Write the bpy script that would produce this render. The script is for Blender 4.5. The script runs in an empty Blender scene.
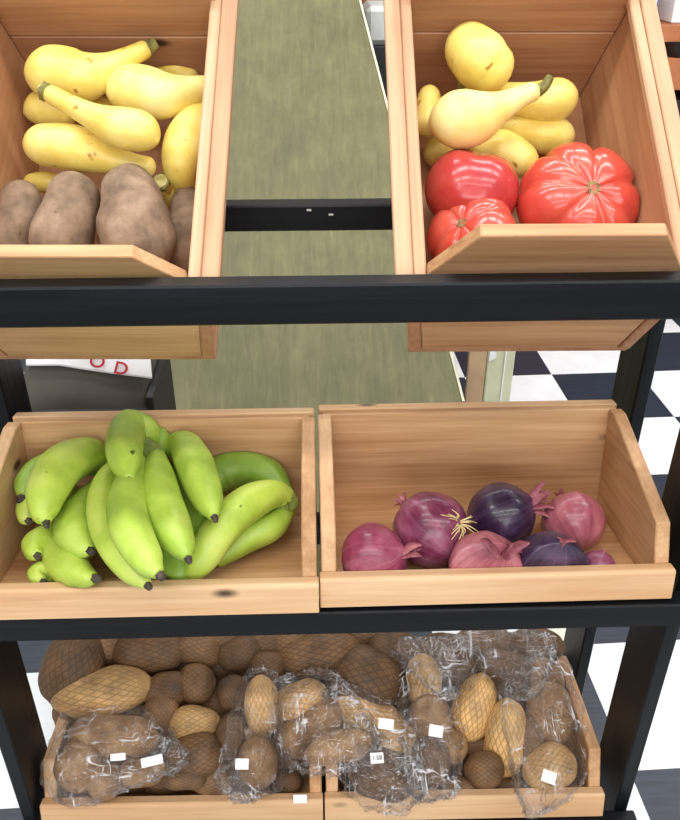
import bpy, bmesh, math, random
from mathutils import Vector, Matrix, noise
random.seed(7)
R = math.radians
SC = bpy.context.scene
COL = SC.collection

# ------------------------------------------------------------------ camera
F = 811.0; PITCH = R(30.6); YAW = R(-1.8); CH = 1.32
CAMM = Matrix.Translation((0, 0, CH)) @ Matrix.Rotation(YAW, 4, 'Z') @ Matrix.Rotation(R(90) - PITCH, 4, 'X')
cd = bpy.data.cameras.new('camera'); cam = bpy.data.objects.new('camera', cd); COL.objects.link(cam)
cam.matrix_world = CAMM
cd.sensor_fit = 'VERTICAL'; cd.sensor_height = 24.0; cd.lens = F / 820 * 24
cd.clip_start = .02
SC.camera = cam
CR = CAMM.to_3x3()
CX, CY, CZ = CR @ Vector((1, 0, 0)), CR @ Vector((0, 1, 0)), CR @ Vector((0, 0, 1))
CP = Vector((0, 0, CH))

def ray(px, py): return CR @ Vector(((px - 340) / F, -(py - 410) / F, -1))
def at_y(px, py, y):
    r = ray(px, py); return CP + r * (y / r.y)
def at_z(px, py, z):
    r = ray(px, py); return CP + r * ((z - CH) / r.z)
def depth(p): return -(CR.transposed() @ (p - CP)).z
def on_plane(px, py, M, n):
    """point seen at a place that lies at height n over the floor of frame M"""
    nn = M.to_3x3() @ Vector((0, 0, 1)); o = M @ Vector((0, 0, n)); r = ray(px, py)
    return CP + r * ((o - CP).dot(nn) / r.dot(nn))
def cdir(dx, dup, toward): return (CX * dx + CY * dup + CZ * toward).normalized()

# ------------------------------------------------------------------ materials
MATS = {}
def newmat(name):
    m = bpy.data.materials.new(name); m.use_nodes = True
    nt = m.node_tree; nt.nodes.clear()
    out = nt.nodes.new('ShaderNodeOutputMaterial'); b = nt.nodes.new('ShaderNodeBsdfPrincipled')
    nt.links.new(b.outputs[0], out.inputs[0])
    MATS[name] = m
    return m, nt, b
def N(nt, typ, **kw):
    n = nt.nodes.new(typ)
    for k, v in kw.items(): setattr(n, k, v)
    return n
def lin(c):
    return tuple((x / 255 / 12.92) if x / 255 <= .04045 else ((x / 255 + .055) / 1.055) ** 2.4 for x in c) + (1,)
def ramp(nt, fac, stops):
    r = N(nt, 'ShaderNodeValToRGB'); e = r.color_ramp.elements
    while len(e) < len(stops): e.new(.5)
    for i, (p, c) in enumerate(stops): e[i].position = p; e[i].color = lin(c)
    nt.links.new(fac, r.inputs[0]); return r.outputs[0]
def objvec(nt, scale=(1, 1, 1), rnd=True, rot=(0, 0, 0)):
    t = N(nt, 'ShaderNodeTexCoord'); mp = N(nt, 'ShaderNodeMapping')
    mp.inputs['Scale'].default_value = scale; mp.inputs['Rotation'].default_value = rot
    nt.links.new(t.outputs['Object'], mp.inputs[0])
    if not rnd: return mp.outputs[0]
    oi = N(nt, 'ShaderNodeObjectInfo'); mu = N(nt, 'ShaderNodeMath', operation='MULTIPLY'); mu.inputs[1].default_value = 37.0
    nt.links.new(oi.outputs['Random'], mu.inputs[0])
    ad = N(nt, 'ShaderNodeVectorMath', operation='ADD')
    nt.links.new(mp.outputs[0], ad.inputs[0]); nt.links.new(mu.outputs[0], ad.inputs[1])
    return ad.outputs[0]
def noi(nt, vec, scale, detail=3, rough=.55, dist=0.0):
    n = N(nt, 'ShaderNodeTexNoise'); n.inputs['Scale'].default_value = scale; n.inputs['Detail'].default_value = detail
    n.inputs['Roughness'].default_value = rough; n.inputs['Distortion'].default_value = dist
    nt.links.new(vec, n.inputs['Vector']); return n.outputs['Fac']
def mixc(nt, fac, a, b, mode='MIX'):
    m = N(nt, 'ShaderNodeMix', data_type='RGBA', blend_type=mode)
    for v, s in ((fac, m.inputs[0]), (a, m.inputs[6]), (b, m.inputs[7])):
        if isinstance(v, (int, float)): s.default_value = v
        elif isinstance(v, tuple): s.default_value = v
        else: nt.links.new(v, s)
    return m.outputs[2]
def bump(nt, b, h, strength=.3, dist=.002):
    n = N(nt, 'ShaderNodeBump'); n.inputs['Strength'].default_value = strength; n.inputs['Distance'].default_value = dist
    nt.links.new(h, n.inputs['Height']); nt.links.new(n.outputs[0], b.inputs['Normal'])
def plain(name, c, rough=.5, var=.0, scale=20):
    m, nt, b = newmat(name)
    b.inputs['Roughness'].default_value = rough
    if var:
        v = objvec(nt); f = noi(nt, v, scale)
        c2 = tuple(max(0, min(255, x * (1 - var))) for x in c); c3 = tuple(max(0, min(255, x * (1 + var))) for x in c)
        nt.links.new(ramp(nt, f, [(.3, c2), (.7, c3)]), b.inputs['Base Color'])
    else: b.inputs['Base Color'].default_value = lin(c)
    return m
def wood(name, axis, dark, mid, light, rough=.55):
    m, nt, b = newmat(name)
    s = [38, 38, 38]; s[axis] = 1.6
    v = objvec(nt, tuple(s)); f = noi(nt, v, 1.0, 4, .6, .6)
    s2 = [240, 240, 240]; s2[axis] = 7
    f2 = noi(nt, objvec(nt, tuple(s2)), 1.0, 2)
    c = ramp(nt, f, [(.28, dark), (.46, mid), (.6, light), (.75, mid)])
    c = mixc(nt, .35, c, ramp(nt, f2, [(.3, dark), (.65, light)]))
    s3 = [14, 14, 14]; s3[axis] = 3
    f3 = noi(nt, objvec(nt, tuple(s3)), 1.0, 2)
    c = mixc(nt, .35, c, ramp(nt, f3, [(.35, dark), (.65, light)]), 'MIX')
    # the odd knot
    vo = N(nt, 'ShaderNodeTexVoronoi'); s4 = [11, 11, 11]; s4[axis] = 4.5
    nt.links.new(objvec(nt, tuple(s4)), vo.inputs['Vector']); vo.inputs['Scale'].default_value = 1
    kn = ramp(nt, vo.outputs['Distance'], [(.035, (255, 255, 255)), (.09, (0, 0, 0))])
    c = mixc(nt, kn, c, lin(tuple(x * .42 for x in dark)))
    nt.links.new(c, b.inputs['Base Color']); b.inputs['Roughness'].default_value = rough
    bump(nt, b, f2, .15, .001)
    return m
PINE = ((188, 140, 96), (210, 166, 120), (224, 188, 146))
CEDAR = ((150, 98, 58), (190, 142, 96), (216, 174, 128)); REDC = ((150, 100, 66), (176, 124, 86), (198, 150, 110))
CAPC = ((158, 112, 78), (186, 142, 106), (206, 168, 132))
wood('pale_pine_y', 1, *CAPC)
for i, ax in enumerate('xyz'):
    wood('pine_' + ax, i, *PINE); wood('cedar_' + ax, i, *CEDAR); wood('red_cedar_' + ax, i, *REDC)
# end grain
m, nt, b = newmat('end_grain')
w = N(nt, 'ShaderNodeTexWave', wave_type='RINGS'); w.inputs['Scale'].default_value = 90; w.inputs['Distortion'].default_value = 4
nt.links.new(objvec(nt), w.inputs['Vector'])
nt.links.new(ramp(nt, w.outputs['Fac'], [(.2, (120, 72, 42)), (.7, (186, 130, 84))]), b.inputs['Base Color'])
# black stained timber
for i, ax in enumerate('xyz'):
    m, nt, b = newmat('black_wood_' + ax)
    s = [60, 60, 60]; s[i] = 2
    f = noi(nt, objvec(nt, tuple(s)), 1, 4, .6, .5)
    nt.links.new(ramp(nt, f, [(.3, (4, 5, 7)), (.55, (9, 11, 15)), (.75, (24, 28, 36))]), b.inputs['Base Color'])
    b.inputs['Roughness'].default_value = .42; b.inputs['Specular IOR Level'].default_value = .22; bump(nt, b, f, .35, .002)
# vegetables
def veg(name, stops, scale, rough, spec=None, bmp=0, coat=0, stretch=(1, 1, 1)):
    m, nt, b = newmat(name)
    f = noi(nt, objvec(nt, stretch), scale, 4, .6)
    c = ramp(nt, f, stops)
    if spec:
        f2 = noi(nt, objvec(nt), spec[0], 2, .5)
        k = ramp(nt, f2, [(spec[1], (0, 0, 0)), (spec[1] + .05, (255, 255, 255))])
        c = mixc(nt, k, c, lin(spec[2]))
    nt.links.new(c, b.inputs['Base Color']); b.inputs['Roughness'].default_value = rough
    b.inputs['Coat Weight'].default_value = coat; b.inputs['Coat Roughness'].default_value = .15
    if bmp: bump(nt, b, noi(nt, objvec(nt), scale * 3, 4), bmp, .002)
    return m
veg('squash', [(.3, (226, 196, 88)), (.5, (238, 214, 110)), (.7, (246, 228, 140))], 22, .36, (46, .67, (176, 128, 48)), .06)
veg('squash_pale', [(.3, (234, 210, 112)), (.5, (242, 224, 136)), (.7, (248, 234, 164))], 22, .36, (38, .74, (186, 140, 60)), .06)
veg('squash_stem', [(.35, (96, 92, 44)), (.65, (150, 140, 72))], 120, .7, None, .4)
veg('stem_cut', [(.35, (176, 168, 96)), (.65, (214, 204, 140))], 120, .7, None, .2)
veg('russet', [(.3, (104, 84, 66)), (.5, (136, 112, 90)), (.7, (162, 138, 114))], 34, .85, (70, .69, (104, 80, 62)), .5)
veg('tomato', [(.3, (190, 60, 50)), (.55, (206, 78, 62)), (.75, (218, 112, 92))], 14, .22, None, .03, .35)
veg('tomato_dark', [(.3, (160, 42, 46)), (.55, (182, 54, 54)), (.75, (198, 84, 74))], 14, .25, None, .03, .3)
veg('scar', [(.35, (90, 84, 46)), (.65, (150, 132, 84))], 200, .8, None, .4)
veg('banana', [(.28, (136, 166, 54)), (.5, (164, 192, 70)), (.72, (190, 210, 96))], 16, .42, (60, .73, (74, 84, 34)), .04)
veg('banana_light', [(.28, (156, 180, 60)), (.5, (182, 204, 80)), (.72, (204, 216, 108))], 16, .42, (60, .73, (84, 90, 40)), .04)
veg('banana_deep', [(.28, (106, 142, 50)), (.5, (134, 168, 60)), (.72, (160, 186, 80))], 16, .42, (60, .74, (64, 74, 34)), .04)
veg('banana_end', [(.35, (34, 28, 24)), (.65, (92, 80, 66))], 150, .8, None, .4)
veg('banana_crown', [(.35, (104, 120, 48)), (.65, (150, 160, 80))], 60, .6, None, .3)
def onion_mat(name, a, b_, c_):
    m, nt, b = newmat(name)
    # papery meridian streaks around the axis (local z)
    t = N(nt, 'ShaderNodeTexCoord'); sp = N(nt, 'ShaderNodeSeparateXYZ'); nt.links.new(t.outputs['UV'], sp.inputs[0])
    cb = N(nt, 'ShaderNodeCombineXYZ')
    mu = N(nt, 'ShaderNodeMath', operation='MULTIPLY'); mu.inputs[1].default_value = 34; nt.links.new(sp.outputs[0], mu.inputs[0])
    mv = N(nt, 'ShaderNodeMath', operation='MULTIPLY'); mv.inputs[1].default_value = 1.6; nt.links.new(sp.outputs[1], mv.inputs[0])
    nt.links.new(mu.outputs[0], cb.inputs[0]); nt.links.new(mv.outputs[0], cb.inputs[1])
    f = noi(nt, cb.outputs[0], 1, 4, .6); f2 = noi(nt, objvec(nt), 24, 3)
    c = mixc(nt, .55, ramp(nt, f, [(.3, a), (.5, b_), (.72, c_)]), ramp(nt, f2, [(.35, a), (.5, b_), (.68, c_)]))
    nt.links.new(c, b.inputs['Base Color']); b.inputs['Roughness'].default_value = .32
    b.inputs['Coat Weight'].default_value = .2; bump(nt, b, f, .2, .002)
onion_mat('onion_wine', (74, 20, 46), (118, 44, 74), (170, 108, 132))
onion_mat('onion_red', (98, 26, 54), (140, 52, 80), (178, 110, 128))
onion_mat('onion_black', (30, 16, 38), (52, 30, 60), (104, 78, 108))
onion_mat('onion_pink', (132, 58, 76), (170, 92, 104), (206, 142, 146))
veg('onion_skin', [(.3, (104, 36, 54)), (.55, (150, 80, 90)), (.75, (190, 128, 120))], 60, .5, None, .3)
veg('onion_root', [(.35, (196, 170, 112)), (.65, (226, 208, 160))], 90, .8)
# net-marked potatoes
def netted(name, base, dark, k):
    m, nt, b = newmat(name)
    t = N(nt, 'ShaderNodeTexCoord'); sp = N(nt, 'ShaderNodeSeparateXYZ'); nt.links.new(t.outputs['UV'], sp.inputs[0])
    f = noi(nt, objvec(nt), 30, 3)
    def fam(sgn):
        u = N(nt, 'ShaderNodeMath', operation='MULTIPLY'); u.inputs[1].default_value = k[0]; nt.links.new(sp.outputs[0], u.inputs[0])
        v = N(nt, 'ShaderNodeMath', operation='MULTIPLY'); v.inputs[1].default_value = k[1] * sgn; nt.links.new(sp.outputs[1], v.inputs[0])
        a = N(nt, 'ShaderNodeMath', operation='ADD'); nt.links.new(u.outputs[0], a.inputs[0]); nt.links.new(v.outputs[0], a.inputs[1])
        a2 = N(nt, 'ShaderNodeMath', operation='MULTIPLY_ADD'); nt.links.new(f, a2.inputs[0]); a2.inputs[1].default_value = .5; nt.links.new(a.outputs[0], a2.inputs[2])
        p = N(nt, 'ShaderNodeMath', operation='PINGPONG'); p.inputs[1].default_value = .5; nt.links.new(a2.outputs[0], p.inputs[0])
        return p.outputs[0]
    mn = N(nt, 'ShaderNodeMath', operation='MINIMUM'); nt.links.new(fam(1), mn.inputs[0]); nt.links.new(fam(-1), mn.inputs[1])
    oi = N(nt, 'ShaderNodeObjectInfo')
    c = ramp(nt, f, [(.3, tuple(x * .78 for x in base)), (.5, base), (.72, tuple(min(255, x * 1.18) for x in base))])
    hs = N(nt, 'ShaderNodeHueSaturation'); nt.links.new(c, hs.inputs['Color'])
    vr = N(nt, 'ShaderNodeMapRange'); vr.inputs[3].default_value = .72; vr.inputs[4].default_value = 1.15
    nt.links.new(oi.outputs['Random'], vr.inputs[0]); nt.links.new(vr.outputs[0], hs.inputs['Value'])
    ln = ramp(nt, mn.outputs[0], [(.03, (190, 190, 190)), (.17, (0, 0, 0))])
    c = mixc(nt, ln, hs.outputs[0], lin(dark))
    nt.links.new(c, b.inputs['Base Color']); b.inputs['Roughness'].default_value = .6
    bump(nt, b, mn.outputs[0], .5, .003)
netted('netted_brown', (116, 84, 52), (42, 28, 17), (23, 12))
netted('netted_gold', (206, 164, 106), (104, 74, 42), (23, 12))
veg('brown_potato', [(.3, (102, 72, 44)), (.5, (138, 102, 64)), (.7, (170, 134, 92))], 30, .7, (60, .7, (96, 66, 42)), .3)
# clear plastic
m = bpy.data.materials.new('clear_plastic'); m.use_nodes = True; nt = m.node_tree; nt.nodes.clear(); MATS['clear_plastic'] = m
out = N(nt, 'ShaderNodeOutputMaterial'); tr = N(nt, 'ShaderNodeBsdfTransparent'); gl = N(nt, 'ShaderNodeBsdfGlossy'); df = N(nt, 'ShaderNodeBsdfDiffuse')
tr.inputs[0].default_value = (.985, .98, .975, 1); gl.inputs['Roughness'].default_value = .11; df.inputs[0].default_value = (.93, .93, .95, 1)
v = objvec(nt, (36, 130, 36), rot=(.4, .3, .6)); fz = noi(nt, v, 1.0, 3, .6, 1.0)
bp = N(nt, 'ShaderNodeBump'); bp.inputs['Strength'].default_value = 1.0; bp.inputs['Distance'].default_value = .008; nt.links.new(fz, bp.inputs['Height'])
nt.links.new(bp.outputs[0], gl.inputs['Normal'])
lw = N(nt, 'ShaderNodeLayerWeight'); lw.inputs['Blend'].default_value = .25; 
mr = N(nt, 'ShaderNodeMapRange'); mr.inputs[3].default_value = .085; mr.inputs[4].default_value = .34; nt.links.new(lw.outputs['Fresnel'], mr.inputs[0])
mx = N(nt, 'ShaderNodeMixShader'); nt.links.new(mr.outputs[0], mx.inputs[0]); nt.links.new(tr.outputs[0], mx.inputs[1]); nt.links.new(gl.outputs[0], mx.inputs[2])
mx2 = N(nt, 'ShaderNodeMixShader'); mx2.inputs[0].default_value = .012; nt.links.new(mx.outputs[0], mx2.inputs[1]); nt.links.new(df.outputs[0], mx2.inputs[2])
def glint_streak(scale, rot, lo):  # white highlight streaks along film folds, painted in as diffuse colour
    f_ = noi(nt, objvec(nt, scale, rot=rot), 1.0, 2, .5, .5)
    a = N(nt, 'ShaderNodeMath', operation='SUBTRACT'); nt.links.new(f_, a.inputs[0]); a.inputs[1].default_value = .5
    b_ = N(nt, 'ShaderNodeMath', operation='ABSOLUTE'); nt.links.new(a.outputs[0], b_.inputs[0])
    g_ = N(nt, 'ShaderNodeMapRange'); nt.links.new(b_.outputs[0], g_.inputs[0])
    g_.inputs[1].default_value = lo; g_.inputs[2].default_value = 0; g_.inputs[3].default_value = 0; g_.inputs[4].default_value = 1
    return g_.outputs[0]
c1 = glint_streak((8, 70, 8), (.5, .2, .5), .017); c2 = glint_streak((64, 8, 8), (.2, .6, -.4), .014)
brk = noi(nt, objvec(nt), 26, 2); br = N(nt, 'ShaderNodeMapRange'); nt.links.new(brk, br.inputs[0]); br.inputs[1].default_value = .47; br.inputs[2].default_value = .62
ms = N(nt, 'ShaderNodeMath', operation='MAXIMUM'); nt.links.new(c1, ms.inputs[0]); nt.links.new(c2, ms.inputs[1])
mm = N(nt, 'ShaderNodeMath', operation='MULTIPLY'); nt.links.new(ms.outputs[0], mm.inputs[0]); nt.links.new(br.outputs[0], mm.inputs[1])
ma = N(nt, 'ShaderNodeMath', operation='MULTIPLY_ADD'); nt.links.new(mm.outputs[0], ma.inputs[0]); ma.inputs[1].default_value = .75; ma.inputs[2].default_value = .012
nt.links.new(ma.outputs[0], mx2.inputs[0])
nt.links.new(mx2.outputs[0], out.inputs[0])
# room and odds and ends
plain('white_paper', (246, 246, 248), .7); plain('sticker', (250, 250, 250), .6)
plain('red_ink', (176, 28, 48), .6); plain('blue_print', (84, 84, 140), .5); plain('dark_ink', (40, 40, 44), .6)
plain('grey_paper', (86, 82, 74), .85, .12, 8); plain('black_plastic', (20, 20, 21), .55); plain('grey_film', (192, 194, 188), .5, .06, 6)
plain('brown_board', (182, 112, 70), .6, .1, 10); plain('tan_card', (190, 160, 124), .8, .05, 12); plain('cream_card', (206, 210, 176), .75, .05, 12)
plain('black_pan', (34, 33, 36), .35); plain('wall_paint', (214, 208, 196), .8, .03, 3); plain('tin_side', (58, 40, 26), .4, .2, 8)
plain('label_white', (222, 222, 208), .6); plain('board_edge', (206, 204, 178), .7, .08, 30)
m, nt, b = newmat('green_paint')
f = noi(nt, objvec(nt, rnd=False), 9, 6, .65, .4); f2 = noi(nt, objvec(nt, (60, 7, 7), False), 1, 4, .7, .6); f3 = noi(nt, objvec(nt, rnd=False), 70, 3)
c = ramp(nt, f, [(.3, (78, 76, 40)), (.5, (97, 94, 53)), (.7, (118, 113, 68))])
c = mixc(nt, .5, c, ramp(nt, f2, [(.32, (74, 72, 40)), (.62, (106, 102, 60)), (.78, (142, 136, 92))]))
k = ramp(nt, f3, [(.7, (0, 0, 0)), (.76, (150, 150, 150))]); c = mixc(nt, k, c, lin((84, 78, 48)))
nt.links.new(c, b.inputs['Base Color']); b.inputs['Roughness'].default_value = .5; bump(nt, b, f2, .15, .002)
m, nt, b = newmat('floor_tiles')
ck = N(nt, 'ShaderNodeTexChecker'); ck.inputs['Scale'].default_value = 1 / .3036
mp = N(nt, 'ShaderNodeMapping'); t = N(nt, 'ShaderNodeTexCoord'); mp.vector_type = 'POINT'
nt.links.new(t.outputs['Object'], mp.inputs[0]); nt.links.new(mp.outputs[0], ck.inputs['Vector'])
mp.inputs['Location'].default_value = (0, 0, .05)
fl = noi(nt, objvec(nt, rnd=False), 7, 4); fs = noi(nt, objvec(nt, (3, 30, 3), False), 4, 3)
ck.inputs['Color1'].default_value = (1, 1, 1, 1); ck.inputs['Color2'].default_value = (0, 0, 0, 1)
wht = ramp(nt, fl, [(.35, (226, 228, 232)), (.65, (240, 241, 243))]); blk = ramp(nt, fs, [(.3, (34, 40, 52)), (.7, (50, 58, 72))])
nt.links.new(mixc(nt, ck.outputs['Fac'], wht, blk), b.inputs['Base Color']); b.inputs['Roughness'].default_value = .35
FLOOR_CHECK = ck

# ------------------------------------------------------------------ mesh helpers
def tag(o, label=None, cat=None, group=None, kind=None):
    for k, v in (('label', label), ('category', cat), ('group', group), ('kind', kind)):
        if v: o[k] = v
    return o
def thing(name, loc, label, cat, group=None, rot=(0, 0, 0)):
    o = bpy.data.objects.new(name, None); COL.objects.link(o); o.empty_display_size = .05
    o.location = loc; o.rotation_euler = rot
    return tag(o, label, cat, group)
def link(name, bm, mat, parent=None, loc=None, smooth=False):
    if loc is not None: bmesh.ops.translate(bm, verts=bm.verts, vec=-Vector(loc))
    bmesh.ops.recalc_face_normals(bm, faces=bm.faces)
    me = bpy.data.meshes.new(name); bm.to_mesh(me); bm.free()
    if isinstance(mat, str): mat = [mat]
    for k in mat: me.materials.append(MATS[k])
    if smooth:
        for p in me.polygons: p.use_smooth = True
    o = bpy.data.objects.new(name, me); COL.objects.link(o)
    if parent: o.parent = parent
    elif loc is not None: o.location = loc
    return o
def child(name, bm, mat, root, smooth=True):
    """part given in world coordinates under an unrotated root"""
    bmesh.ops.translate(bm, verts=bm.verts, vec=-(root.location if not root.parent else root.parent.location + root.location))
    return link(name, bm, mat, root, None, smooth)
def box(bm, x0, x1, y0, y1, z0, z1, bev=.0015):
    t = bmesh.new(); bmesh.ops.create_cube(t, size=1)
    for v_ in t.verts: v_.co = Vector((x0 + (v_.co.x + .5) * (x1 - x0), y0 + (v_.co.y + .5) * (y1 - y0), z0 + (v_.co.z + .5) * (z1 - z0)))
    if bev: bmesh.ops.bevel(t, geom=list(t.edges), offset=bev, segments=1, affect='EDGES')
    join(bm, t); return bm
def join(bm, t):
    me = bpy.data.meshes.new('tmp'); t.to_mesh(me); t.free(); bm.from_mesh(me); bpy.data.meshes.remove(me)
def B(*a, **k): return box(bmesh.new(), *a, **k)
def prism(poly, axis, a, b, bev=.0015):
    """polygon (2-D list) extruded along axis from a to b"""
    bm = bmesh.new()
    def mk(p, h):
        if axis == 0: return Vector((h, p[0], p[1]))
        if axis == 1: return Vector((p[0], h, p[1]))
        return Vector((p[0], p[1], h))
    v0 = [bm.verts.new(mk(p, a)) for p in poly]; v1 = [bm.verts.new(mk(p, b)) for p in poly]
    bm.faces.new(v0); bm.faces.new(v1[::-1]); n = len(poly)
    for i in range(n): bm.faces.new((v0[i], v0[(i + 1) % n], v1[(i + 1) % n], v1[i]))
    bmesh.ops.recalc_face_normals(bm, faces=bm.faces)
    if bev: bmesh.ops.bevel(bm, geom=list(bm.edges), offset=bev, segments=1, affect='EDGES')
    return bm
def catmull(P, n):
    P = [Vector(p) for p in P]; out = []
    Q = [P[0] * 2 - P[1]] + P + [P[-1] * 2 - P[-2]]
    for i in range(1, len(Q) - 2):
        p0, p1, p2, p3 = Q[i - 1:i + 3]
        for k in range(n):
            t_ = k / n
            out.append(.5 * (2 * p1 + (p2 - p0) * t_ + (2 * p0 - 5 * p1 + 4 * p2 - p3) * t_ ** 2 + (3 * p1 - p0 - 3 * p2 + p3) * t_ ** 3))
    out.append(P[-1]); return out
def sweep(pts, rad, ns=24, sub=8, cap0=.9, cap1=.9, facets=0, fac_amp=0., lump=0., lump_f=30., seed=0, up=None, sq=1., round0=0., round1=0.):
    """a tapering body along a smooth path, rounded at both ends, with a UV map (u around, v along)"""
    pts = [Vector(p) for p in pts]; rad = list(rad); rnd_ = []
    if round0:
        d = (pts[0] - pts[1]).normalized(); pts[0] = pts[0] + d * rad[0] * round0; rad[0] = max(rad[0], .84 * rad[1])
    if round1:
        d = (pts[-1] - pts[-2]).normalized(); pts[-1] = pts[-1] + d * rad[-1] * round1; rad[-1] = max(rad[-1], .84 * rad[-2])
    P = catmull(pts, sub); Rr = [max(1e-4, v_.x) for v_ in catmull([Vector((r, 0, 0)) for r in rad], sub)]
    S = [0.]
    for a, b_ in zip(P, P[1:]): S.append(S[-1] + (b_ - a).length)
    e0, e1 = 1.25 * rad[0], 1.25 * rad[-1]
    if round0: Rr = [r * math.sqrt(max(.03, 1 - max(0, 1 - s_ / e0) ** 2)) for r, s_ in zip(Rr, S)]
    if round1: Rr = [r * math.sqrt(max(.03, 1 - max(0, 1 - (S[-1] - s_) / e1) ** 2)) for r, s_ in zip(Rr, S)]
    if round0: cap0 = .25
    if round1: cap1 = .25
    rings = []
    d0 = (P[1] - P[0]).normalized(); d1 = (P[-1] - P[-2]).normalized()
    for k in range(5, 0, -1):
        a = k / 5 * math.pi / 2; rings.append((P[0] - d0 * Rr[0] * cap0 * math.sin(a), Rr[0] * max(.02, math.cos(a))))
    rings += list(zip(P, Rr))
    for k in range(1, 6):
        a = k / 5 * math.pi / 2; rings.append((P[-1] + d1 * Rr[-1] * cap1 * math.sin(a), Rr[-1] * max(.02, math.cos(a))))
    bm = bmesh.new(); uvl = bm.loops.layers.uv.new('UVMap'); prev = None; x = None
    for i, (c, r) in enumerate(rings):
        a = rings[min(i + 1, len(rings) - 1)][0] - rings[max(i - 1, 0)][0]; a.normalize()
        if x is None:
            u = up or (Vector((0, 0, 1)) if abs(a.z) < .9 else Vector((1, 0, 0)))
            x = (u - a * u.dot(a)).normalized()
        else: x = (x - a * x.dot(a)).normalized()
        y = a.cross(x); ring = []
        for j in range(ns):
            th = 2 * math.pi * j / ns
            q = r * (1 + fac_amp * math.cos(facets * th)) if facets else r
            p = c + x * (math.cos(th) * q * sq) + y * (math.sin(th) * q)
            if lump:
                p = p + (p - c).normalized() * (lump * noise.noise(p * lump_f + Vector((seed * 7.3, 0, 0)))) * min(1, r / (max(Rr) * .4))
            ring.append(bm.verts.new(p))
        if prev:
            for j in range(ns):
                f_ = bm.faces.new((prev[j], prev[(j + 1) % ns], ring[(j + 1) % ns], ring[j])); f_.smooth = True
                for l, (uu, vv) in zip(f_.loops, ((j, i - 1), (j + 1, i - 1), (j + 1, i), (j, i))): l[uvl].uv = (uu / ns, vv / len(rings))
        else: first = ring
        prev = ring
    bm.faces.new(first[::-1]); bm.faces.new(prev)
    return bm
def tube(pts, rad, ns=6, sub=6): return sweep(pts, rad, ns, sub)
def disc(c, ax, r, h, ns=32):
    bm = bmesh.new(); bmesh.ops.create_cone(bm, cap_ends=True, segments=ns, radius1=r, radius2=r, depth=h)
    q = Vector((0, 0, 1)).rotation_difference(ax); bmesh.ops.rotate(bm, verts=bm.verts, cent=(0, 0, 0), matrix=q.to_matrix()); bmesh.ops.translate(bm, verts=bm.verts, vec=c)
    return bm

# ------------------------------------------------------------------ setting
fx, fy = .808, 2.449
fl_ = link('floor', B(-6, 6, -4, 8, -.05, 0, bev=0), 'floor_tiles'); fl_.location = (fx, fy, 0); fl_.rotation_euler = (0, 0, R(2))
tag(fl_, kind='structure')
wb = link('wall_back', B(-5, 6, 5.0, 5.1, 0, 3.0, bev=0), 'wall_paint'); tag(wb, kind='structure')

# ------------------------------------------------------------------ black rack
RX0, RX1 = -.428, .442
rack = thing('display_rack', (.007, .9, 0), 'tall black stained timber rack with three tiers holding the wooden crates', 'display rack')
def rp(name, x0, x1, y0, y1, z0, z1, ax):
    return link(name, B(x0 - .007, x1 - .007, y0 - .9, y1 - .9, z0, z1, bev=.002), 'black_wood_' + ax, rack)
for x0, x1 in ((RX0 - .020, RX0), (RX1, RX1 + .020)):
    rp('front_post', x0, x1, .741, .832, 0, 1.03, 'z'); rp('back_post', x0 + (.004 if x0 < 0 else 0), x1 + (.004 if x0 < 0 else 0), .968, 1.05, 0, 1.04, 'z')
TIER = (.165, .614, 1.035)
for z0_, z1_ in ((.122, .165), (.577, .6135), (at_y(340, 324.5, .715).z, at_y(340, 284.5, .715).z)):
    rp('front_rail', RX0 - .028, RX1 + .030, .715, .741, z0_, z1_, 'x')
for z in (.108, .582): rp('rear_rail', RX0, RX1, .925, .955, z - .04, z, 'x')
rp('added_gap_rail', -.018, .018, .741, .925, .066, .103, 'y')  # added black timber, keeps the gap between the bottom crates dark
rr = rp('rear_rail', RX0 - .02, RX1 + .02, 1.052, 1.085, .975, 1.0095, 'x')
for x0, x1 in ((RX0, RX0 + .02), (RX1 - .02, RX1)):
    a_, b_ = (x0 - .0, x0 + .0) if 0 else ((RX0 - .019, RX0 - .001) if x0 < 0 else (RX1 + .001, RX1 + .019))
    for z in (.108, .582): rp('side_rail', a_, b_, .832, .968, z - .045, z - .005, 'y')
    rp('side_rail', x0 if x0 < 0 else x1, x0 + .018 if x0 < 0 else x1 - .018, .832, .968, .94, .98, 'y')
# paint chips on the top rear rail
for px in (309, 331):
    p = at_y(px, 210 + (px - 309) * .2, 1.0515)
    link('paint_chip', B(p.x - .010, p.x - .004, p.y - .9, p.y - .8985, p.z - .0015, p.z + .001, bev=0), 'grey_film', rr)

# ------------------------------------------------------------------ crates
def crate_low(x0, x1, y, rail, tb, rot, prof_h, label, group):
    """front rail low, sides rising to the back; leans back on a lower rear rail"""
    W = x1 - x0; D = .255; h = W / 2; z = rail + (.741 - y) * math.tan(tb) + .0007
    hf, hb = prof_h
    t = thing('wooden_crate', ((x0 + x1) / 2, y, z), label, 'crate', group, (-tb, 0, rot))
    link('floor_panel', B(-h + .018, h - .018, .0175, D - .0325, .001, .006), 'cedar_x', t)
    for s in (-1, 1):
        prof = [(.0175, .001), (D - .032, .001), (D - .032, hb), (D - .050, hb), (.030, hf), (.0175, .040)]
        a, b_ = (-h, -h + .018) if s < 0 else (h - .018, h)
        link('side_panel', prism(prof, 0, a, b_), 'cedar_y' if s > 0 else 'pine_y', t)
    link('back_panel', B(-h + .006, h - .006, D - .032, D - .017, .001, hb - .001), 'cedar_x', t)
    link('back_cap', B(-h + .001, h - .001, D - .017, D, .001, hb + .001), 'pine_x', t)
    link('front_rail', prism([(0, 0), (.017, 0), (.017, .041), (.003, .041), (0, .038)], 0, -h - .002, h + .002, .001), 'pine_x', t)
    return t
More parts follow.
